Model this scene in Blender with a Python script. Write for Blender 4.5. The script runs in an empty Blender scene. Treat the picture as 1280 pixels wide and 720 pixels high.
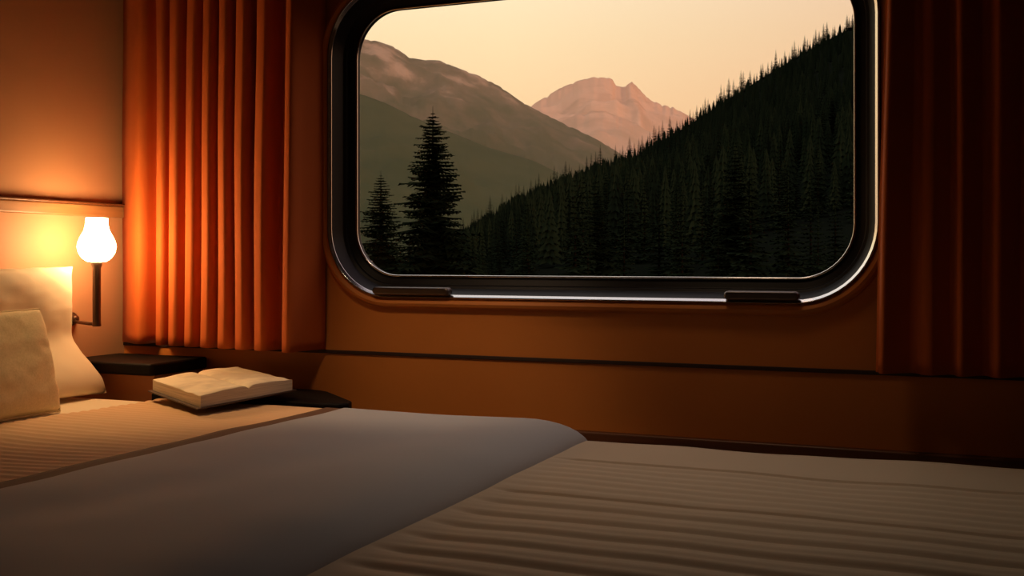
import bpy, bmesh, math, random
from mathutils import Vector, Matrix, noise
random.seed(7)
C = bpy.context.scene.collection
PI = math.pi
F = 1345.0; HZ = 323.0; YAW = math.radians(22.6); CAMZ = 1.05
ca, sa = math.cos(YAW), math.sin(YAW)

def ray(px):                       # horizontal direction per unit depth for a picture column
    u = (px - 640.0) / F
    return (-sa + ca*u, ca + sa*u)
def x_at(px, Y):
    a, b = ray(px); return a / b * Y

# ---------------------------------------------------------------- materials
def mat(name, col, rough=0.7, metal=0.0, spec=0.5, bump=None, var=None, sheen=0.0, emit=None, wave=None):
    m = bpy.data.materials.new(name); m.use_nodes = True
    nt = m.node_tree; b = nt.nodes['Principled BSDF']
    b.inputs['Base Color'].default_value = (*col, 1)
    b.inputs['Roughness'].default_value = rough
    b.inputs['Metallic'].default_value = metal
    b.inputs['Specular IOR Level'].default_value = spec
    if sheen:
        b.inputs['Sheen Weight'].default_value = sheen
        b.inputs['Sheen Roughness'].default_value = 0.5
        b.inputs['Sheen Tint'].default_value = (*[min(1, c*1.6) for c in col], 1)
    tc = nt.nodes.new('ShaderNodeTexCoord')
    if var:                        # (colour2, scale xyz, detail, low, high)
        mp = nt.nodes.new('ShaderNodeMapping'); mp.inputs['Scale'].default_value = var[1]
        nt.links.new(tc.outputs['Object'], mp.inputs['Vector'])
        n = nt.nodes.new('ShaderNodeTexNoise'); n.inputs['Detail'].default_value = var[2]
        n.inputs['Scale'].default_value = 1.0
        nt.links.new(mp.outputs[0], n.inputs['Vector'])
        r = nt.nodes.new('ShaderNodeValToRGB')
        r.color_ramp.elements[0].position = var[3]; r.color_ramp.elements[0].color = (*col, 1)
        r.color_ramp.elements[1].position = var[4]; r.color_ramp.elements[1].color = (*var[0], 1)
        nt.links.new(n.outputs['Fac'], r.inputs[0]); nt.links.new(r.outputs[0], b.inputs['Base Color'])
    if bump:                       # (scale xyz, strength, distance)
        mp = nt.nodes.new('ShaderNodeMapping'); mp.inputs['Scale'].default_value = bump[0]
        nt.links.new(tc.outputs['Object'], mp.inputs['Vector'])
        n = nt.nodes.new('ShaderNodeTexNoise'); n.inputs['Scale'].default_value = 1.0; n.inputs['Detail'].default_value = 4
        nt.links.new(mp.outputs[0], n.inputs['Vector'])
        bp = nt.nodes.new('ShaderNodeBump'); bp.inputs['Strength'].default_value = bump[1]; bp.inputs['Distance'].default_value = bump[2]
        nt.links.new(n.outputs['Fac'], bp.inputs['Height']); nt.links.new(bp.outputs[0], b.inputs['Normal'])
    if emit:
        b.inputs['Emission Color'].default_value = (*emit[0], 1); b.inputs['Emission Strength'].default_value = emit[1]
    return m

M = {}
M['wall'] = mat('window wall vinyl', (.58, .20, .038), .5, bump=((90, 90, 90), .15, .002), var=((.53, .18, .033), (3, 3, 3), 3, .35, .7), spec=.35)
M['wall_side'] = mat('bedside wall panel', (.44, .225, .115), .6, bump=((60, 60, 60), .12, .002), spec=.3)
M['wall_room'] = mat('cabin wall panel', (.10, .055, .03), .6)
M['wood'] = mat('brown wood', (.16, .055, .018), .45, var=((.09, .03, .01), (3, 40, 40), 4, .3, .7))
M['rail'] = mat('tan wood rail', (.34, .16, .06), .45, var=((.24, .11, .04), (40, 4, 60), 4, .3, .7))
M['groove'] = mat('dark groove', (.03, .012, .006), .7)
M['black'] = mat('black gasket', (.010, .009, .009), .42, spec=.3)
M['chrome'] = mat('polished steel', (.85, .83, .80), .16, metal=1.0)
M['latch'] = mat('dark satin metal', (.16, .14, .13), .35, metal=1.0)
M['curtain'] = mat('rust orange curtain cloth', (.52, .112, .012), .9, sheen=.1, bump=((300, 300, 40), .2, .001))
M['white'] = mat('white cotton', (.78, .66, .47), .85, bump=((260, 260, 260), .25, .0006))
M['cream'] = mat('cream linen', (.78, .63, .37), .9, bump=((420, 420, 420), .45, .0008), var=((.68, .54, .30), (200, 200, 200), 2, .3, .7))
M['tan'] = mat('tan ribbed blanket', (.74, .47, .26), .9, bump=((350, 350, 350), .3, .0006))
M['hem'] = mat('brown hem', (.12, .055, .025), .85)
M['beige'] = mat('beige ribbed coverlet', (.60, .48, .335), .85, bump=((350, 350, 350), .3, .0006))
M['grey'] = mat('blue grey fleece', (.40, .41, .43), .8, sheen=.15, bump=((500, 500, 500), .25, .0005))
M['lacquer'] = mat('black lacquer', (.008, .006, .005), .6, spec=.12)
M['brass'] = mat('dark bronze', (.10, .055, .035), .35, metal=.8)
M['cabinet'] = mat('warm cabinet panel', (.40, .16, .06), .5)
M['shade'] = mat('glowing frosted glass', (.9, .85, .75), .4, emit=((1.0, .60, .27), 52.0))
M['page'] = mat('paper', (.92, .80, .58), .8, var=((.70, .60, .44), (12, 9, 9), 3, .42, .62))
M['edge'] = mat('page edges', (.74, .62, .46), .8, var=((.55, .44, .3), (6, 6, 500), 2, .35, .65))
M['cover'] = mat('dark book cover', (.05, .025, .015), .5)
M['floor'] = mat('cabin carpet', (.05, .035, .03), .95)
M['ceil'] = mat('cabin ceiling', (.07, .045, .03), .7)
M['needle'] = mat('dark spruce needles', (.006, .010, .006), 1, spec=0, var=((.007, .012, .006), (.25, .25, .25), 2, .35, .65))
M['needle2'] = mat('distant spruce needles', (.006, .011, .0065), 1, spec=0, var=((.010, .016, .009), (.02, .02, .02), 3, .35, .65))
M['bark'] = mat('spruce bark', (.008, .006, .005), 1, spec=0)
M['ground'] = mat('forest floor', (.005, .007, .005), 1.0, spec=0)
M['ridge_green'] = mat('wooded ridge', (.042, .054, .028), 1.0, spec=0, var=((.058, .066, .034), (.004, .004, .01), 6, .35, .65))

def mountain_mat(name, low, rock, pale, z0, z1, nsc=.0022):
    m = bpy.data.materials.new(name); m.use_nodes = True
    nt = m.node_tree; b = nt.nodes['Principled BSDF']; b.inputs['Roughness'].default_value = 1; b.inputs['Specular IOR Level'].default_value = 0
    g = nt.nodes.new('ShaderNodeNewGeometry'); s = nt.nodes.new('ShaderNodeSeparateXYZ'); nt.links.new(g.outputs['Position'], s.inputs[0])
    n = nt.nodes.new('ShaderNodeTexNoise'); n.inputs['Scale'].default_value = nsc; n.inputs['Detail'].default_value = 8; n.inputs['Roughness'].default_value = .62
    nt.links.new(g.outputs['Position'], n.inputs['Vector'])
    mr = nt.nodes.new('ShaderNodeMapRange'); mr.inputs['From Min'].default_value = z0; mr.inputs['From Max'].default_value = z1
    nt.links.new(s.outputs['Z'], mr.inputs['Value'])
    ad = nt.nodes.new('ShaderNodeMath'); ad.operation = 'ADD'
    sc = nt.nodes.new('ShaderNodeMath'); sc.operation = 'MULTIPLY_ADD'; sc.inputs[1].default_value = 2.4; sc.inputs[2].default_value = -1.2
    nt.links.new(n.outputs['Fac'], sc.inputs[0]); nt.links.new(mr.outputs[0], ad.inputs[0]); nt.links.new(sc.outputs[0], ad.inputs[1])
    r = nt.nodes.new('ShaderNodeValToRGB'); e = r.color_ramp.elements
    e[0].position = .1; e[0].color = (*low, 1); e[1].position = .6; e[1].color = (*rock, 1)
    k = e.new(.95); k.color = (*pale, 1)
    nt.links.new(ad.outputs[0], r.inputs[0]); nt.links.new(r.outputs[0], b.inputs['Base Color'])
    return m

# glass: clear with a real fresnel reflection
g = bpy.data.materials.new('window glass'); g.use_nodes = True; nt = g.node_tree; nt.nodes.clear()
out = nt.nodes.new('ShaderNodeOutputMaterial'); mx = nt.nodes.new('ShaderNodeMixShader'); tr = nt.nodes.new('ShaderNodeBsdfTransparent')
gl = nt.nodes.new('ShaderNodeBsdfGlossy'); gl.inputs['Roughness'].default_value = 0.0; lw = nt.nodes.new('ShaderNodeLayerWeight'); lw.inputs[0].default_value = .5; pw = nt.nodes.new('ShaderNodeMath'); pw.operation = 'POWER'; pw.inputs[1].default_value = 5; fr = nt.nodes.new('ShaderNodeMath'); fr.operation = 'MULTIPLY_ADD'; fr.inputs[1].default_value = .96; fr.inputs[2].default_value = .03; nt.links.new(lw.outputs['Facing'], pw.inputs[0]); nt.links.new(pw.outputs[0], fr.inputs[0])
nt.links.new(fr.outputs[0], mx.inputs[0]); nt.links.new(tr.outputs[0], mx.inputs[1]); nt.links.new(gl.outputs[0], mx.inputs[2]); nt.links.new(mx.outputs[0], out.inputs[0])
M['glass'] = g

# ---------------------------------------------------------------- object helpers
def obj(name, bm, m, parent=None, smooth=True, mods=()):
    me = bpy.data.meshes.new(name)
    bmesh.ops.recalc_face_normals(bm, faces=bm.faces)
    bm.to_mesh(me); bm.free()
    if smooth:
        for p in me.polygons: p.use_smooth = True
    me.materials.append(M[m] if isinstance(m, str) else m)
    o = bpy.data.objects.new(name, me); C.objects.link(o)
    if parent: o.parent = parent
    return o
def bevel(o, w, seg=3, angle=35):
    md = o.modifiers.new('bevel', 'BEVEL'); md.width = w; md.segments = seg; md.limit_method = 'ANGLE'; md.angle_limit = math.radians(angle)
    return o
def solid(o, t, off=-1):
    md = o.modifiers.new('solid', 'SOLIDIFY'); md.thickness = t; md.offset = off; return o
def empty(name, loc=(0, 0, 0)):
    o = bpy.data.objects.new(name, None); C.objects.link(o); o.location = loc; o.empty_display_size = .1; return o
def tag(o, label=None, cat=None, group=None, kind=None):
    if label: o['label'] = label
    if cat: o['category'] = cat
    if group: o['group'] = group
    if kind: o['kind'] = kind
    return o
def struct(o): o['kind'] = 'structure'; return o
def box(bm, x0, x1, y0, y1, z0, z1):
    vs = [bm.verts.new(p) for p in ((x0,y0,z0),(x1,y0,z0),(x1,y1,z0),(x0,y1,z0),(x0,y0,z1),(x1,y0,z1),(x1,y1,z1),(x0,y1,z1))]
    for f in ((0,3,2,1),(4,5,6,7),(0,1,5,4),(1,2,6,5),(2,3,7,6),(3,0,4,7)): bm.faces.new([vs[i] for i in f])
    return bm
def bx(*a): return box(bmesh.new(), *a)
def grid(rows, closed=False):
    bm = bmesh.new(); V = [[bm.verts.new(p) for p in r] for r in rows]
    for i in range(len(V)-1):
        n = len(V[i])
        for j in range(n if closed else n-1):
            k = (j+1) % n
            bm.faces.new((V[i][j], V[i][k], V[i+1][k], V[i+1][j]))
    return bm
def prism(pts, z0, z1):
    bm = bmesh.new(); a = [bm.verts.new((x, y, z0)) for x, y in pts]; b = [bm.verts.new((x, y, z1)) for x, y in pts]
    n = len(pts); bm.faces.new(a[::-1]); bm.faces.new(b)
    for i in range(n): bm.faces.new((a[i], a[(i+1) % n], b[(i+1) % n], b[i]))
    return bm
def lathe(prof, n=40, ox=0, oy=0):
    return grid([[(ox + r*math.cos(2*PI*k/n), oy + r*math.sin(2*PI*k/n), z) for k in range(n)] for r, z in prof], True)
def tube(pts, r, n=12, bm=None, caps=True):
    own = bm or bmesh.new(); P = [Vector(p) for p in pts]; rings = []
    for i, p in enumerate(P):
        t = (P[min(i+1, len(P)-1)] - P[max(i-1, 0)]).normalized()
        up = Vector((0, 0, 1)) if abs(t.z) < .9 else Vector((1, 0, 0))
        a = t.cross(up).normalized(); b = t.cross(a)
        rr = r[i] if isinstance(r, (list, tuple)) else r
        rings.append([own.verts.new(p + a*rr*math.cos(2*PI*k/n) + b*rr*math.sin(2*PI*k/n)) for k in range(n)])
    for i in range(len(rings)-1):
        for k in range(n): own.faces.new((rings[i][k], rings[i][(k+1) % n], rings[i+1][(k+1) % n], rings[i+1][k]))
    if caps: own.faces.new(rings[0][::-1]); own.faces.new(rings[-1])
    return own
def smooth01(t): t = max(0, min(1, t)); return t*t*(3-2*t)
def interp(tab, x):
    if x <= tab[0][0]: return tab[0][1]
    for (a, b), (c, d) in zip(tab, tab[1:]):
        if x <= c: return b + (d-b)*(x-a)/(c-a)
    return tab[-1][1]

# ---------------------------------------------------------------- room shell
WY = 2.90; LX = -2.65; RX = 1.35; FY = -0.75; CZ = 2.25
WX0, WX1, WZ0, WZ1, WR = -1.756, -.256, .998, 1.822, .145    # glass opening
def rrect(off, y, n=14):
    x0, x1, z0, z1, r = WX0-off, WX1+off, WZ0-off, WZ1+off, WR+off
    P = []
    for cx, cz, a0 in ((x1-r, z0+r, -90), (x1-r, z1-r, 0), (x0+r, z1-r, 90), (x0+r, z0+r, 180)):
        for k in range(n+1):
            a = math.radians(a0 + 90*k/n); P.append((cx + r*math.cos(a), y, cz + r*math.sin(a)))
    return P
def wall_with_hole():
    bm = bmesh.new()
    loopi = rrect(.075, WY); X0, X1, Z0, Z1 = LX, RX, 0, CZ; n = 15
    outer = []
    for q, (cx, cz) in enumerate(((X1, Z0), (X1, Z1), (X0, Z1), (X0, Z0))):
        nxt = ((X1, Z0), (X1, Z1), (X0, Z1), (X0, Z0))
        for k in range(n): outer.append((cx, cz))
    for y in (WY, WY+.12):
        vi = [bm.verts.new((p[0], y, p[2])) for p in loopi]
        vo = [bm.verts.new((cx, y, cz)) for cx, cz in ((X1, Z0), (X1, Z1), (X0, Z1), (X0, Z0))]
        N = len(vi)
        for i in range(N):
            q = i // n; j = (i+1) % N
            if (i % n) == n-1: bm.faces.new((vi[i], vi[j], vo[(q+1) % 4], vo[q]))
            else: bm.faces.new((vi[i], vi[j], vo[q]))
        if y == WY: keep = vi
        else:
            for i in range(N): bm.faces.new((keep[i], keep[(i+1) % N], vi[(i+1) % N], vi[i]))
    return bm
struct(obj('wall_back', wall_with_hole(), 'wall', smooth=False))
struct(obj('wall_left', bx(LX-.1, LX, FY-.1, WY+.12, 0, CZ), 'wall_side', smooth=False))
struct(obj('wall_right', bx(RX, RX+.1, FY-.1, WY+.12, 0, CZ), 'wall_room', smooth=False))
struct(obj('wall_front', bx(LX, RX, FY-.1, FY, 0, CZ), 'wall_room', smooth=False))
struct(obj('floor', bx(LX-.1, RX+.1, FY-.1, WY+.12, -.1, 0), 'floor', smooth=False))
struct(obj('ceiling', bx(LX-.1, RX+.1, FY-.1, WY+.12, CZ, CZ+.1), 'ceil', smooth=False))
# wall mouldings: seam below the window, dark rail low on the wall, wooden rail over the bed head
struct(bevel(obj('trim_1', bx(LX, RX, WY-.006, WY+.01, .752, .763), 'groove', smooth=False), .002))
struct(bevel(obj('trim_2', bx(LX, RX, WY-.022, WY+.01, .40, .562), 'wood', smooth=False), .006))
t3 = struct(bevel(obj('trim_3', bx(LX, LX+.022, FY, WY, 1.188, 1.226), 'rail', smooth=False), .005))
struct(bevel(obj('trim_4', bx(LX, LX+.029, FY, WY, 1.226, 1.234), 'wood', smooth=False), .003))

# ---------------------------------------------------------------- window
win = struct(empty('window_1', (WX0, WY, WZ0)))
def child(o, par, **k):
    o.parent = par; o.matrix_parent_inverse = Matrix.Translation(-Vector(par.location)); return o
def dens(prof):
    out = []
    for (a, b), (c, d) in zip(prof, prof[1:]): out += [(a, b), (a+(c-a)*.1, b+(d-b)*.1), (a+(c-a)*.9, b+(d-b)*.9)]
    return out + [prof[-1]]
def sweep(prof):
    if len(prof) < 13: prof = dens(prof)
    return grid([[p for p in rrect(off, y)] for off, y in prof], True)
def ringtube(off, y, r, n=12): return sweep([(off + r*math.cos(2*PI*k/n), y + r*math.sin(2*PI*k/n)) for k in range(n+1)])
child(obj('outer_rim', sweep([(.069, 2.902), (.070, 2.889), (.075, 2.880), (.084, 2.876), (.093, 2.880), (.099, 2.889), (.102, 2.902)]), 'wall'), win)
child(obj('chrome_ring', sweep([(.069, 2.891), (.0685, 2.881), (.066, 2.8765), (.0635, 2.877), (.0565, 2.888), (.056, 2.894)]), 'chrome'), win)['label'] = 'polished outer ring'
child(obj('gasket', sweep([(.070, 2.90), (.064, 2.888), (.056, 2.889), (.050, 2.905), (.040, 2.930), (.032, 2.934), (.030, 2.942), (.012, 2.950), (.002, 2.952), (.001, 2.966), (.070, 2.966)]), 'black'), win)['label'] = 'black glossy channel'
child(obj('chrome_bead', ringtube(.003, 2.949, .0038), 'chrome'), win)['label'] = 'thin polished inner bead'
bm = bmesh.new(); bm.faces.new([bm.verts.new(p) for p in rrect(.004, 2.96)])
child(obj('glass_pane', bm, 'glass', smooth=False), win)
def latch(xa, xb):
    bm = bmesh.new(); n = 10; P = []
    for (cx, a0) in ((xb-.012, -90), (xa+.012, 90)):
        for k in range(n+1):
            a = math.radians(a0 + 180*k/n); P.append((cx + .012*math.cos(a), .012*math.sin(a)))
    rows = []
    for s, y in ((1, 2.888), (1, 2.866), (.75, 2.861)):
        rows.append([(x if s == 1 else (x + (.004 if x < (xa+xb)/2 else -.004)), y, .9515 + z*s) for x, z in P])
    bm = grid(rows, True); bm.verts.ensure_lookup_table(); bm.faces.new(bm.verts[-len(P):])
    l = child(obj('latch', bm, 'latch', smooth=False), win)
    bevel(l, .002, 2)
    l2 = obj('latch_lip', tube([(xa+.01, 2.862, .9615), (xb-.01, 2.862, .9615)], .003), 'chrome'); l2.parent = l; l2.matrix_parent_inverse = l.matrix_parent_inverse
latch(-1.655, -1.395); latch(-.582, -.385)

# ---------------------------------------------------------------- curtains
def curtain(name, ridges, ends, label, top_shift=0.0, amp=.045, Y0=2.825, zb=.766, lean=0.0, tp=.55, fold_k=(), lobes=False):
    """ridges: x positions of the folds that come forward, troughs lie between them"""
    keys = []                                     # (x, y)
    keys.append((ends[0], Y0 + .01))
    amp0 = amp
    for i, x in enumerate(ridges):
        gap = (ridges[i+1] if i+1 < len(ridges) else ends[1]) - x; amp = amp0*gap*(fold_k[i] if i < len(fold_k) else 1)
        ln = lean*(x-ends[0]); keys.append((x, Y0 - ln - amp*random.uniform(.9, 1.05)))
        nx = ridges[i+1] if i+1 < len(ridges) else ends[1]
        keys.append((x + (nx-x)*random.uniform(tp-.05, tp+.06), Y0 - ln*.6 + amp*random.uniform(.6, .9)))
    keys.append((ends[1], Y0 + .02))
    pts = []
    for (xa, ya), (xb, yb) in zip(keys, keys[1:]):
        for k in range(10):
            t = k/10; s = .5 - .5*math.cos(PI*t)
            pull = .10*math.sin(2*PI*t)*(xb-xa)   # rounder fronts
            pts.append((xa + (xb-xa)*t + (pull if ya > yb else -pull), ya + (yb-ya)*s))
    pts.append(keys[-1])
    if lobes:                                     # full, flat-fronted folds with deep narrow gaps between them
        pts = [(ends[0], Y0 + .01)]
        for i, x in enumerate(ridges):
            g_ = (ridges[i+1] if i+1 < len(ridges) else ends[1]) - x; ge = min(g_, .078); xs_ = x - .22*ge
            yf = Y0 - .045 - lean*(x - ends[0]) + random.uniform(-.003, .003); sl = random.uniform(.20, .27)
            for k in range(11):
                t = k/10; pts.append((xs_ + .52*ge*t, yf + sl*ge*(1-t)**2 - lean*.3*ge*t))
            gd = .066 + random.uniform(0, .012)
            for fx, fy in ((.59, .03), (.65, .12), (.69, .3), (.71, .6), (.735, .85), (.79, 1.0)):
                pts.append((xs_ + fx*ge, yf + fy*gd))
            nge = min(ge, g_); xn = x + g_ - .22*nge
            if i+1 < len(ridges):
                for fx, fy in ((.3, 1.02), (.6, .97), (.8, .85), (.93, .62)): pts.append((xs_ + .79*ge + (xn - xs_ - .79*ge)*fx, yf + fy*gd))
        pts.append((ends[1] - .01, Y0 - .005)); pts.append((ends[1], Y0 + .015))
    rows = []; NZ = 44
    for i in range(NZ+1):
        z = zb + (CZ - .002 - zb)*i/NZ; f = i/NZ
        r = []
        for x, y in pts:
            w = noise.noise(Vector((x*5, z*1.3, 3)))*.010
            edge = max(0, 1 - abs(x - ends[0])/.12)
            r.append((x + w*.7 + top_shift*f*edge, Y0 + (y-Y0)*(1 - .15*f) + w*.5, z))
        rows.append(r)
    o = obj(name, grid(rows), 'curtain'); solid(o, .003, 0)
    tag(o, label, 'curtain', 'curtains on the window wall')
    return o
curtain('curtain', [x_at(p, 2.828 - .12*k*.08) for k, p in enumerate((169, 199, 217, 236, 255, 275, 297, 322, 360))], (LX+.012, x_at(397, 2.84)),
        'rust orange pleated curtain left of the window, glowing beside the lamp', amp=.105, Y0=2.872, lean=.12, tp=.30, fold_k=(4.0, 3.6, 2.6, 1.9, 1.5, 1.2, 1.1, 1.0, 1.6), lobes=True)
curtain('curtain', [x_at(p, 2.78) for p in (1104, 1166, 1203, 1250, 1300, 1345, 1400)], (x_at(1094, 2.80), .62),
        'dark rust pleated curtain on the right side of the window', top_shift=.035, amp=.32)

# ---------------------------------------------------------------- bed and bedding
BY0, BY1 = .70, 2.545; BX0, BX1 = -2.60, .40
def und(x, y): return .006*noise.noise(Vector((x*2.2, y*2.2, 0))) + .003*noise.noise(Vector((x*6, y*6, 5)))
def layer(x_cols, ztop, off, rib=None, r=.035, zlow=.22, dy=.006, und_k=1.0):
    """cloth laid over the mattress; x_cols = [(x, drop)], drop lowers the surface towards the cloth's own ends"""
    y0, y1 = BY0-off, BY1+off; path = []
    for z in (zlow, .35, .48): path.append((y0, 'z', z))
    for k in range(7): a = PI/2*k/6; path.append((y0 + r - r*math.cos(a), 'a', r - r*math.sin(a)))
    n = int((y1-y0-2*r)/dy)
    for k in range(1, n): path.append((y0 + r + (y1-y0-2*r)*k/n, 't', 0))
    for k in range(7): a = PI/2*k/6; path.append((y1 - r + r*math.sin(a), 'a', r - r*math.cos(a)))
    for z in (.48, .35, zlow): path.append((y1, 'z', z))
    rows = []
    for x, drop in x_cols:
        row = []
        for y, t, v in path:
            zt = ztop(x, y) + und_k*und(x, y)
            if t == 'z': row.append((x, y + (drop if y < 1.5 else -drop), v))
            elif t == 'a': row.append((x, y, zt - v - drop))
            else: row.append((x, y, zt - drop + (rib(x, y) if rib else 0)))
        rows.append(row)
    return grid(rows)
bed = empty('bed', (-1.1, 1.6, 0))
tag(bed, 'low bed along the window wall, made up with beige and grey covers', 'bed')
b_ = child(bevel(obj('bed_base', bx(BX0, BX1, BY0+.03, BY1-.02, 0, .30), 'wood', smooth=False), .01), bed)
b_ = child(bevel(obj('mattress', bx(BX0, BX1, BY0+.01, BY1-.008, .302, .588), 'white', smooth=False), .05, 5), bed)
def cols(xa, xb, n, da=(0, 0), db=(0, 0)):
    """n even columns; da/db = (radius, depth) of the rounded start and end"""
    out = []
    ra, ha = da; rb, hb = db
    if ra:
        for k in range(7): a = PI/2*k/6; out.append((xa + ra*(1-math.cos(a)), ha*(1-math.sin(a))))
    else: out.append((xa, 0))
    for k in range(1, n): out.append((xa+ra + (xb-rb-xa-ra)*k/n, 0))
    if rb:
        for k in range(9): a = PI/2*k/8; out.append((xb-rb + rb*math.sin(a), hb*(1-math.cos(a))))
    else: out.append((xb, 0))
    return out
zs = lambda x, y: .628
sh = obj('bed_sheet', layer(cols(BX0, -2.02, 20), zs, -.002, dy=.02), 'white'); solid(sh, .004); child(sh, bed)
def rib_foot(x, y): return rib_foot_(x, y)*smooth01((x+.845)/.05)
def rib_foot_(x, y):
    if y > 2.27: return .002*(-1 if abs(y-2.50) < .004 else 0)
    if y > 2.262: return -.006
    if y > 1.93: return -.0026*abs(math.cos(PI*(y-2.262)/.047))**3
    g_ = abs(math.cos(PI*(y-1.93)/.094))
    return -.0065*g_**7 - .0012*abs(math.cos(PI*(y-1.93)/.031))**4
cv = obj('coverlet', layer(cols(-1.72, BX1+.02, 70, db=(.03, .03)), lambda x, y: .602, .002, rib_foot), 'beige'); solid(cv, .004)
tag(cv, 'beige ribbed coverlet spread over the foot half of the bed', 'bedspread')
def rib_head(x, y): return -.0022*abs(math.cos(PI*(y + .010*math.sin(x*9))/.036))**2.2
bl = obj('ribbed_blanket', layer(cols(-2.18, -1.595, 40, da=(.012, .009)), lambda x, y: .641 + .010*math.exp(-((x+1.93)/.14)**2)*smooth01((y-2.2)/.3)*0, .005, rib_head), 'tan'); solid(bl, .004)
tag(bl, 'tan finely ribbed blanket with brown hem lying below the pillows', 'blanket')
hm = obj('hem', layer(cols(-1.600, -1.532, 4, db=(.012, .006)), lambda x, y: .6435, .008, dy=.02), 'hem'); solid(hm, .003); hm.parent = bl; hm['label'] = 'dark brown hem strip'
def ztop_grey(x, y):
    t = (x + 1.56)/.70
    ridge = .004*smooth01((t-.35)/.5)*smooth01((y-1.2)/1.2)
    dip = -.007*smooth01((2.5-y)/.35)*math.exp(-(((x + 1.22) - .22*(y-1.9))/.10)**2)
    return .648 + ridge + dip
gr = obj('throw_blanket', layer(cols(-1.545, -.845, 50, da=(.012, .010), db=(.17, .062)), ztop_grey, .012, dy=.015, r=.05), 'grey'); solid(gr, .004)
tag(gr, 'smooth grey folded throw laid across the middle of the bed', 'blanket')

# pillows
def pillow_mesh(W, H, T, wr=.006, seed=0, puff=.38):
    n = 44; rows = {1: [], -1: []}
    for s in (1, -1):
        for j in range(n+1):
            v = -1 + 2*j/n; r = []
            for i in range(n+1):
                u = -1 + 2*i/n
                pin = 1 - .03*(1-abs(v)**2)*abs(u)**3; pin2 = 1 - .025*(1-abs(u)**2)*abs(v)**3
                th = ((1-u**2)**puff if abs(u) < 1 else 0) * ((1-v**2)**puff if abs(v) < 1 else 0)
                w = wr*noise.fractal(Vector((u*2.2+seed, v*2.2, s)), 1, 2, 3)*(1 if th > 0 else 0)*(.3+th)
                edgew = .5*wr*noise.noise(Vector((u*6+seed, v*6, 0)))
                r.append((s*T/2*th + w, u*W/2*pin + edgew, v*H/2*pin2 + edgew))
            rows[s].append(r)
    bm = grid(rows[1]); b2 = grid(rows[-1]); me = bpy.data.meshes.new('t'); b2.to_mesh(me); b2.free(); bm.from_mesh(me); bpy.data.meshes.remove(me)
    bmesh.ops.remove_doubles(bm, verts=bm.verts, dist=.0004)
    return bm
def place(bm, loc, rx=0, ry=0, rz=0, bend=None):
    if bend:
        for v in bm.verts: v.co = bend(v.co)
    return Matrix.Translation(loc) @ Matrix.Rotation(rz, 4, 'Z') @ Matrix.Rotation(ry, 4, 'Y') @ Matrix.Rotation(rx, 4, 'X')
def bend1(co):
    lo = smooth01((-.0 - co.z)/.19)
    return Vector((co.x + .13*lo, co.y + .02*lo, co.z))
bm = pillow_mesh(.68, .385, .13, .005, 2.0); mtx = place(bm, (-2.555, 2.225, .832), ry=math.radians(2), bend=bend1)
p1 = obj('pillow', bm, 'white'); p1.matrix_world = mtx
tag(p1, 'large white pillow propped against the wall behind the smaller cushion', 'pillow')
bm = pillow_mesh(.42, .285, .12, .005, 9.0); mtx = place(bm, (-2.285, 2.022, .773), ry=math.radians(-14), rz=math.radians(4))
p2 = obj('cushion', bm, 'cream'); p2.matrix_world = mtx
tag(p2, 'small cream linen cushion with piped edge in front of the pillow', 'cushion')
W, H, n = .42, .285, 60; P = []
for k in range(4*n):
    s = k//n; t = -1 + 2*(k % n)/n
    u, v = ((t, -1), (1, t), (-t, 1), (-1, -t))[s]
    pin = 1 - .03*(1-v*v)*abs(u)**3; pin2 = 1 - .025*(1-u*u)*abs(v)**3
    e = .0025*noise.noise(Vector((u*6+9, v*6, 0)))
    P.append((0, u*W/2*pin+e, v*H/2*pin2+e))
P.append(P[0]); pp = obj('piping', tube(P, .0035, 8, caps=False), 'cream'); pp.parent = p2

# ---------------------------------------------------------------- bedside furniture
cab = tag(empty('bedside_cabinet', (-2.45, 2.74, 0)), 'brown corner cabinet with black slab top below the wall lamp', 'cabinet')
child(bevel(obj('cabinet_body', bx(LX+.004, -2.29, 2.635, 2.872, 0, .690), 'cabinet', smooth=False), .004), cab)
child(bevel(obj('cabinet_top', bx(LX+.004, -2.275, 2.605, 2.872, .690, .728), 'lacquer', smooth=False), .008), cab)
tb = tag(empty('bedside_table', (-1.95, 2.73, 0)), 'low black table with angled end between the bed and window wall', 'table')
top = [(-2.272, 2.60), (-1.66, 2.60), (-1.615, 2.612), (-1.60, 2.64), (-1.615, 2.68), (-1.80, 2.845), (-1.84, 2.865), (-1.88, 2.872), (-2.272, 2.872)]
child(bevel(obj('tabletop', prism(top, .612, .640), 'lacquer', smooth=False), .005), tb)
child(bevel(obj('table_body', bx(-2.268, -1.86, 2.64, 2.865, 0, .612), 'lacquer', smooth=False), .004), tb)

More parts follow.
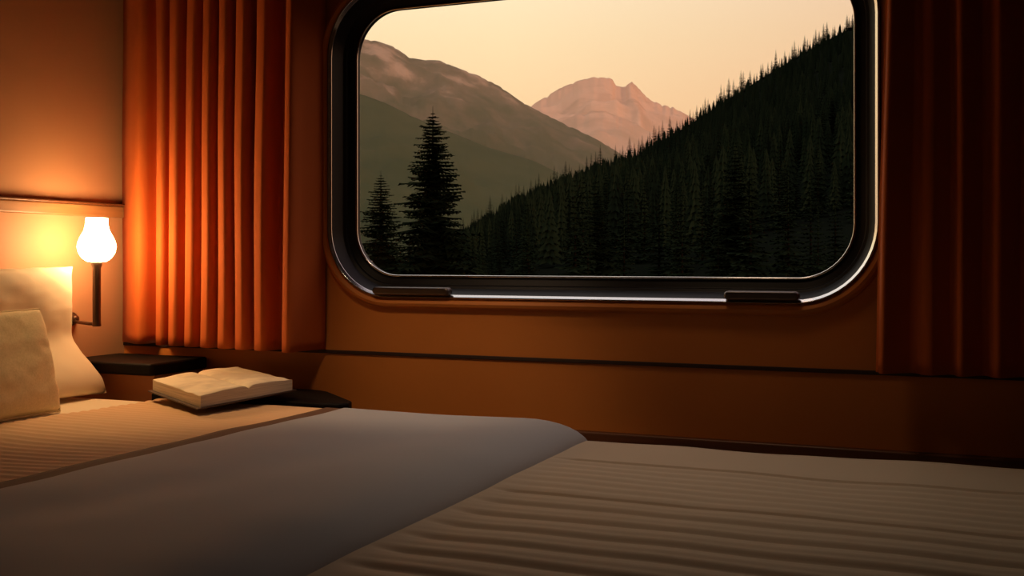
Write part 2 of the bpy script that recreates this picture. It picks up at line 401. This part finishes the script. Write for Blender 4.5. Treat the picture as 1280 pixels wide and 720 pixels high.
# open book lying across the table edge and the bed
bk = tag(empty('open_book', (0, 0, 0)), 'open book with cream pages lying face up by the bed edge', 'book')
o_, ux, uy = Vector((-1.78, 2.235, 0)), None, None
Pl, Pb, Pr, Pf = Vector((-2.165, 2.475, .672)), Vector((-2.12, 2.83, .680)), Vector((-1.775, 2.63, .674)), Vector((-1.83, 2.275, .664))
def bil(s, t):                       # s: Pl->Pb (page width direction), t: towards Pf/Pr (gutter direction)
    return (Pl*(1-s) + Pb*s)*(1-t) + (Pf*(1-s) + Pr*s)*t
def page_half(s0, s1, thick):
    bm = bmesh.new(); ns, ntt = 16, 20; top_, bot = [], []
    for i in range(ns+1):
        f = i/ns; s = s0 + (s1-s0)*f          # f: 0 = gutter, 1 = fore-edge
        h = thick*(1 - .3*math.exp(-f*14))*(1 - .22*f*f) + .002
        rt, rb = [], []
        for j in range(ntt+1):
            t = j/ntt; p = bil(s, .012 + .976*t)
            wv = .0022*noise.noise(Vector((t*9, f*3, s0*5))) * (f > .05)
            rt.append(p + Vector((0, 0, h + wv))); rb.append(p + Vector((0, 0, -.004)))
        top_.append([bm.verts.new(c) for c in rt]); bot.append([bm.verts.new(c) for c in rb])
    for i in range(ns):
        for j in range(ntt):
            bm.faces.new((top_[i][j], top_[i+1][j], top_[i+1][j+1], top_[i][j+1])).material_index = 0
            bm.faces.new((bot[i][j], bot[i][j+1], bot[i+1][j+1], bot[i+1][j])).material_index = 1
        for j in (0, ntt):
            bm.faces.new((top_[i][j], bot[i][j], bot[i+1][j], top_[i+1][j])).material_index = 1
    for i in (0, ns):
        for j in range(ntt): bm.faces.new((top_[i][j], top_[i][j+1], bot[i][j+1], bot[i][j])).material_index = 1
    return bm
for s0, s1 in ((.5, .02), (.5, .98)):
    pg = obj('pages', page_half(s0, s1, .030), 'page', bk, smooth=False); pg.data.materials.append(M['edge'])
    for p in pg.data.polygons: p.use_smooth = p.material_index == 0
rows = [[bil(s, t) + Vector((0, 0, -.006)) for t in (-.01, .25, .5, .75, 1.01)] for s in (-.02, .24, .49, .51, .76, 1.02)]
cvb = obj('book_cover', grid(rows), 'cover', bk, smooth=False); solid(cvb, .003, 0)

# ---------------------------------------------------------------- wall lamp
LPX, LPY = -2.485, 2.600
lamp = tag(empty('wall_lamp', (LX, 2.675, .855)), 'glowing white glass wall lamp on a dark bent arm', 'lamp')
prof = [(.014, .0), (.030, .003), (.044, .014), (.054, .030), (.0575, .048), (.055, .064), (.047, .082), (.038, .098), (.034, .114), (.0325, .138), (.029, .138), (.031, .112)]
sh = obj('lamp_shade', lathe([(r, z+1.038) for r, z in prof], 40, LPX, LPY), 'shade'); child(sh, lamp)
sh['label'] = 'glowing frosted glass shade'
child(bevel(obj('stem', lathe([(.0, .838), (.0125, .838), (.0135, .842), (.0125, .85), (.0125, 1.02), (.017, 1.03), (.017, 1.040), (.0, 1.040)], 24, LPX, LPY), 'brass'), .001), lamp)
child(obj('arm', tube([(LX+.018, 2.655, .852), (LX+.03, 2.65, .846), (LPX-.03, LPY, .846), (LPX+.0, LPY, .846)], .0055, 12), 'brass'), lamp)
kb = obj('wall_mount', bmesh.new(), 'brass'); bpy.data.objects.remove(kb)
bm = lathe([(0, 0), (.020, 0), (.022, .004), (.020, .010), (.012, .014), (.013, .020), (.010, .026), (0, .028)], 24)
bmesh.ops.rotate(bm, verts=bm.verts, matrix=Matrix.Rotation(PI/2, 3, 'Y')); bmesh.ops.translate(bm, verts=bm.verts, vec=(LX, 2.66, .855))
child(obj('wall_mount', bm, 'brass'), lamp)

# ---------------------------------------------------------------- landscape
def pol(px, D, z=0):
    a, b = ray(px); L = math.hypot(a, b); return Vector((a/L*D, b/L*D, z))
def depth_k(px): a, b = ray(px); return 1/math.hypot(a, b)     # depth per unit distance
def z_of(px, py, D): return CAMZ + (HZ - py)/F * D*depth_k(px)

def mountain(name, crest, Dfun, m, x0, x1, foot=.45, amp=.10, step=3, rows=46, seed=0, jag=2.0, power=1.15, jf=.05):
    R = []
    cols_ = list(range(x0, x1+1, step))
    for r in range(-6, rows+1):
        t = r/rows; row = []
        for px0 in cols_:
            px = px0; D = Dfun(px); j = jag*noise.fractal(Vector((px*jf, seed, 0)), .8, 2, 5)
            wp = max(0, t)**.8*70*noise.fractal(Vector((px*.012, t*2.5, seed+7)), 1, 2, 4)
            zc = z_of(px, interp(crest, px + wp) + max(0, t)*0 + j*math.exp(-max(0, t)*9), D)
            if t >= 0:
                d = D*(1 - foot*t); h = zc*(1-t)**power
                k = amp*zc*math.sin(PI*min(1, t*1.0))**.7
                p = pol(px, d)
                h += k*(noise.ridged_multi_fractal(Vector((p.x, p.y, seed*1000))/(D*.085), .9, 2.1, 6, 1, 2)-1.0)*.55
                h += k*.5*noise.noise(Vector((p.x, p.y, seed*900))/(D*.03))
                # a slope must not stand above the line of sight to its own crest
                zt_ = z_of(px, interp(crest, px), D); h = min(h, (CAMZ + (zt_-CAMZ)*d/D) - zt_*.016*t)
            else:
                d = D*(1 - .35*t*3); h = zc*(1 + t*5)
                p = pol(px, d)
            row.append((p.x, p.y, max(h, -60)))
        R.append(row)
    return struct(obj(name, grid(R), m))
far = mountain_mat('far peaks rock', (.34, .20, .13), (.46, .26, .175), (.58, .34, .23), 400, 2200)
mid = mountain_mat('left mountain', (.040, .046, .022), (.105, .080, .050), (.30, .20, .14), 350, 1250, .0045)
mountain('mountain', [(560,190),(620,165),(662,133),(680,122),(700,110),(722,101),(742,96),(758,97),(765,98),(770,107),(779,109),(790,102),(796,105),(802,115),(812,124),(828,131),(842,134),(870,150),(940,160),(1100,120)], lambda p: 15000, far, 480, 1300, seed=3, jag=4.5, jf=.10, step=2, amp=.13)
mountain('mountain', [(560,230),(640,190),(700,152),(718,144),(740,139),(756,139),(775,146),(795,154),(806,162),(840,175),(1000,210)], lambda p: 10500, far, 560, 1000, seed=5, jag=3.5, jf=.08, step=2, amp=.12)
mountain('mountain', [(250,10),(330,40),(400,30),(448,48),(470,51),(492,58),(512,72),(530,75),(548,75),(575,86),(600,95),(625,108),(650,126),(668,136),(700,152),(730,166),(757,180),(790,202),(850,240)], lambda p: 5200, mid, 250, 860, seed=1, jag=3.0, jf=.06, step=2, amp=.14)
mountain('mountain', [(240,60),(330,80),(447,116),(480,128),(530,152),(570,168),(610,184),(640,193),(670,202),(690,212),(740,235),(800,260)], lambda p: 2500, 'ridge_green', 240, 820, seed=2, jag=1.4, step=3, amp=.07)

# wooded slope rising to the right
CREST = [(300,345),(440,338),(500,330),(560,308),(600,284),(640,258),(690,236),(750,212),(800,193),(850,163),(900,131),(950,99),(1000,69),(1063,35),(1150,-15),(1250,-70),(1400,-120)]
def slopeD(px): return 420 + 480*smooth01((px-480)/620)
def slope_pt(px, f):
    D = slopeD(px); zc = z_of(px, interp(CREST, px), D); d = 85 + f*(D-85)
    p = pol(px, d); p.z = -3.2 + (zc+3.2)*f**1.25 + 1.5*noise.noise(Vector((p.x, p.y, 0))/40)*min(1, f*6)*(1-f)
    return p
R = []
for i in range(-4, 44):
    row = []
    for px in range(260, 1500, 12):
        if i < 0:
            p = pol(px, 5 + (i+4)*20); p.z = -3.2 if i > -4 else -3.0
        elif i <= 36: p = slope_pt(px, i/36)
        else:
            q = slope_pt(px, 1); k = (i-36)/7; p = Vector((q.x*(1+.5*k), q.y*(1+.5*k), q.z*(1-k) - 30*k))
        row.append(tuple(p))
    R.append(row)
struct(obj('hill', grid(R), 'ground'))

def frond(bm, base, dirv, L, w, droop, detail):
    """one branch: a drooping spine with pointed twigs on both sides"""
    side = Vector((-dirv.y, dirv.x, 0)); n = detail
    prev = None
    pts = []
    for i in range(n+1):
        t = i/n; pts.append(base + dirv*L*t + Vector((0, 0, -droop*L*t**1.3 + .10*L*t**3)))
    for i in range(n):
        a, b = pts[i], pts[i+1]; ww = w*(1 - .75*i/n)
        for s in (1, -1):
            tip = b + side*s*ww*random.uniform(.7, 1.2) + Vector((0, 0, -.28*ww*random.uniform(.4, 1.6))) + dirv*.25*ww
            bm.faces.new((bm.verts.new(a), bm.verts.new(b + (b-a)*.3), bm.verts.new(tip)))
        hang = (a+b)/2 + Vector((0, 0, -.42*ww*random.uniform(.5, 1.2)))
        bm.faces.new((bm.verts.new(a), bm.verts.new(b), bm.verts.new(hang)))
    tipd = pts[-1] + dirv*.12*L
    bm.faces.new((bm.verts.new(pts[-1] + side*w*.12), bm.verts.new(pts[-1] - side*w*.12), bm.verts.new(tipd)))
def spruce_foliage(H, R_, whorls, per, detail, z0=.08, gappy=.0, power=.8):
    bm = bmesh.new()
    for i in range(whorls):
        f = i/(whorls-1); z = H*(z0 + (1-z0)*(f**.92)*.985)
        rr = R_*((1-f)**power)*(1 + .25*math.sin(i*2.4)*.6)*random.uniform(.82, 1.12) + .012*H*(1-f) + .010*H
        m_ = max(4, int(per*(1 - .45*f))); a0 = random.random()*6
        for k in range(m_):
            if random.random() < gappy: continue
            a = a0 + 2*PI*k/m_ + random.uniform(-.25, .25); L = rr*random.uniform(.7, 1.12)
            frond(bm, Vector((0, 0, z)), Vector((math.cos(a), math.sin(a), 0)), L, L*.42 + .010*H, random.uniform(.12, .42)*(1 - .6*f), detail)
    tube([(0, 0, H*.55), (0, 0, H*.85), (0, 0, H*1.02)], [.008*H, .004*H, .0008*H], 5, bm)
    return bm
def trunk(H, r): return tube([(0, 0, -.6), (0, 0, H*.3), (0, 0, H*.75)], [r, r*.7, r*.2], 8)
def spruce(px, py_top, D, zbase, R_, whorls, per, detail, label, seed, power=.8, gappy=.05, group=None):
    random.seed(seed)
    zt = z_of(px, py_top, D); H = zt - zbase; p = pol(px, D); p.z = zbase
    e = tag(empty('spruce_tree', p), label, 'tree', group)
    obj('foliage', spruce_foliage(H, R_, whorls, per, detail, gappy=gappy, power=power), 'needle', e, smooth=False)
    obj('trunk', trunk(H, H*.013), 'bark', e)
    return e
spruce(541, 138, 62, -3.4, 2.5, 58, 17, 6, 'tall dark spruce standing alone before the misty mountains', 11, power=.62, gappy=.10)
spruce(476, 217, 74, -3.4, 2.1, 50, 15, 5, 'shorter narrow dark spruce near the left edge of the window', 12, power=.62)
spruce(744, 222, 105, -3.2, 2.9, 32, 12, 4, 'dark spruce standing out low on the slope at the window middle', 13)
spruce(919, 176, 110, -1.5, 3.2, 34, 12, 4, 'broad dark spruce on the slope toward the window right side', 14)

# forest trees, one mesh per kind, copied as individuals
random.seed(21)
kinds = []
for k in range(5):
    bm = spruce_foliage(1.0, random.choice((.12, .14, .16)), 24, 11, 2, z0=.05, power=.85)
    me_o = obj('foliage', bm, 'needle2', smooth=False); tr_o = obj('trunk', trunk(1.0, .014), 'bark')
    kinds.append((me_o.data, tr_o.data)); bpy.data.objects.remove(me_o); bpy.data.objects.remove(tr_o)
def forest_tree(p, H, label, group):
    k = random.choice(kinds)
    e = tag(empty('spruce_tree', p), label, 'tree', group); s = H
    e.scale = (s*random.uniform(.85, 1.15),)*2 + (s,); e.rotation_euler.z = random.random()*6
    a = bpy.data.objects.new('foliage', k[0]); C.objects.link(a); a.parent = e
    b = bpy.data.objects.new('trunk', k[1]); C.objects.link(b); b.parent = e
placed = []
px = 556
while px < 1072:                                    # the trees that stand on the skyline
    p = slope_pt(px, random.uniform(.955, .997)); h = random.choice((8, 10, 11, 12, 13, 15))*random.uniform(.85, 1.12)*(.72 + .28*smooth01((px-560)/300))
    p.z -= .4; placed.append(p.copy()); forest_tree(p, h, 'dark spruce on the skyline of the wooded slope', 'spruces along the skyline of the slope')
    px += random.uniform(2.2, 6.0)
n_front = 0
spots = []
while len(spots) < 210:
    q = random.uniform(452, 1085); f = random.uniform(.0, .34)**1.0
    if 495 < q < 592 and f < .25: 
        if random.random() < .75: continue
    spots.append((q, f))
for q, f in spots:
    p = slope_pt(q, f); p.z -= .3
    if any((p-o).length < 3.6 for o in placed): continue
    placed.append(p.copy())
    low = smooth01((q-600)/120)
    h = random.uniform(5.0, 7.6)*(1-low) + random.uniform(8, 13)*low
    Dp = math.hypot(p.x, p.y); h = max(2.5, min(h, z_of(q, interp(CREST, q) - random.uniform(-4, 12), Dp) - p.z))
    forest_tree(p, h, 'dark spruce low on the wooded slope outside the window', 'spruces low on the wooded slope')
# the remaining trees of the slope
bm = bmesh.new(); src = []
for k in range(3):
    b = bmesh.new()
    for i in range(11):
        z = .06 + .083*i; r = (.17*(1 - z)**.8 + .008)*random.uniform(.85, 1.12); n = 7; a0 = random.random()
        tip = b.verts.new((0, 0, 1.0 if i == 10 else min(1, z+.15))); ring = [b.verts.new(((r if j % 2 else r*.5)*math.cos(a0+2*PI*j/(2*n)), (r if j % 2 else r*.5)*math.sin(a0+2*PI*j/(2*n)), z - (.03 if j % 2 else 0))) for j in range(2*n)]
        for j in range(2*n): b.faces.new((ring[j], ring[(j+1) % (2*n)], tip))
    me = bpy.data.meshes.new('s'); b.to_mesh(me); b.free(); src.append(me)
for k in range(3600):
    q = random.uniform(430, 1330); f = .12 + .87*random.random()**.8
    if k > 2600: f = random.uniform(.10, .45)
    if q < 560 and random.random() < .5: continue
    p = slope_pt(q, f); h = random.uniform(8, 14)
    if f > .93: h *= .7
    if q < 570: h *= .5
    h = min(h, z_of(q, interp(CREST, q) - random.uniform(0, 14), math.hypot(p.x, p.y)) - p.z)
    if h < 3: continue
    if any(abs(p.x-o.x) < 4.2 and abs(p.y-o.y) < 4.2 for o in placed): continue
    me = src[k % 3]; n0 = len(bm.verts); bm.from_mesh(me); bm.verts.ensure_lookup_table()
    sw = h*random.uniform(.85, 1.2); a = random.random()*6
    mt = Matrix.Translation(p) @ Matrix.Rotation(a, 4, 'Z') @ Matrix.Diagonal((sw, sw, h, 1))
    for v in bm.verts[n0:]: v.co = mt @ v.co
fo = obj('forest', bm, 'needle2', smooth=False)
tag(fo, 'dense dark spruce forest covering the slope outside the window', 'forest', kind='stuff')

# evening haze filling the valley beyond the wooded slope
hz = bpy.data.materials.new('valley haze'); hz.use_nodes = True; nt = hz.node_tree; nt.nodes.clear()
out = nt.nodes.new('ShaderNodeOutputMaterial'); vs = nt.nodes.new('ShaderNodeVolumeScatter')
vs.inputs['Color'].default_value = (1, .84, .62, 1); vs.inputs['Density'].default_value = 5.2e-5; vs.inputs['Anisotropy'].default_value = 0
nt.links.new(vs.outputs[0], out.inputs['Volume'])
ho = obj('haze', bx(-16000, 6000, 1150, 14600, -80, 950), hz, smooth=False)
tag(ho, 'soft evening haze lying in the valley before the mountains', 'haze', kind='stuff')

# ---------------------------------------------------------------- sky and light
w = bpy.data.worlds.new('dusk sky'); bpy.context.scene.world = w; w.use_nodes = True; nt = w.node_tree; nt.nodes.clear()
out = nt.nodes.new('ShaderNodeOutputWorld'); bg = nt.nodes.new('ShaderNodeBackground'); tc = nt.nodes.new('ShaderNodeTexCoord'); sp = nt.nodes.new('ShaderNodeSeparateXYZ')
nt.links.new(tc.outputs['Generated'], sp.inputs[0])
r = nt.nodes.new('ShaderNodeValToRGB'); e = r.color_ramp.elements
e[0].position = 0; e[0].color = (.02, .018, .014, 1)
e[1].position = 1; e[1].color = (.84, .82, .86, 1)
for pos, col in ((.495, (.03, .026, .02)), (.505, (1.10, .62, .28)), (.56, (1.22, .76, .36)), (.60, (1.16, .86, .48)), (.635, (1.15, .95, .62)), (.72, (1.15, 1.02, .85))):
    k = e.new(pos); k.color = (*col, 1)
ma = nt.nodes.new('ShaderNodeMath'); ma.operation = 'MULTIPLY_ADD'; ma.inputs[1].default_value = .5; ma.inputs[2].default_value = .5
nt.links.new(sp.outputs['Z'], ma.inputs[0]); nt.links.new(ma.outputs[0], r.inputs[0])
mr = nt.nodes.new('ShaderNodeMapRange'); mr.inputs['From Min'].default_value = -.38; mr.inputs['From Max'].default_value = .1; nt.links.new(sp.outputs['X'], mr.inputs['Value'])
mixn = nt.nodes.new('ShaderNodeMix'); mixn.data_type = 'RGBA'; mixn.blend_type = 'MULTIPLY'
mixn.inputs['B'].default_value = (.74, .58, .62, 1)
nt.links.new(mr.outputs[0], mixn.inputs['Factor']); nt.links.new(r.outputs[0], mixn.inputs['A'])
nt.links.new(mixn.outputs['Result'], bg.inputs[0]); bg.inputs[1].default_value = 1.0; nt.links.new(bg.outputs[0], out.inputs[0])
sd = bpy.data.lights.new('low_sun', 'SUN'); sd.energy = 2.0; sd.color = (1, .58, .33); sd.angle = .02
so = bpy.data.objects.new('low_sun', sd); C.objects.link(so)
so.rotation_euler = Vector((-.88, .42, -.13)).to_track_quat('-Z', 'Y').to_euler()   # from behind the carriage, low over the right slope

for nm, loc, tgt, en, size in (('added_fill_spot', (-.75, 2.35, 2.2), (-.70, 2.35, 0), 11, 84), ('added_fill_spot', (-1.38, 1.75, 2.2), (-1.40, 2.80, .6), 42, 40), ('added_fill_spot', (-2.02, 1.98, 2.2), (-2.02, 2.26, .6), 36, 42)):  # unseen spots without fixtures, added to brighten bed, book and wall under window
    sl = bpy.data.lights.new(nm, 'SPOT'); sl.energy = en; sl.color = (1, .66, .40) if loc[0] > -2 else (1, .62, .27); sl.spot_size = math.radians(size); sl.spot_blend = 1.0; sl.shadow_soft_size = .12
    sp_ = bpy.data.objects.new(nm, sl); C.objects.link(sp_); sp_.location = loc; sp_.rotation_euler = (Vector(tgt)-Vector(loc)).to_track_quat('-Z', 'Y').to_euler()
cam = bpy.data.cameras.new('camera'); co = bpy.data.objects.new('camera', cam); C.objects.link(co)
co.location = (0, 0, CAMZ); co.rotation_euler = (PI/2, 0, YAW)
cam.sensor_width = 36; cam.lens = 36*F/1280; cam.shift_y = -(360-HZ)/1280; cam.clip_end = 60000; cam.clip_start = .02
S = bpy.context.scene; S.camera = co
S.view_settings.view_transform = 'Standard'; S.view_settings.look = 'None'; S.view_settings.exposure = 0; S.view_settings.gamma = 1
S.view_settings.use_curve_mapping = False
S.cycles.max_bounces = 8; S.cycles.diffuse_bounces = 5; S.cycles.transparent_max_bounces = 12
S.cycles.sample_clamp_indirect = 4
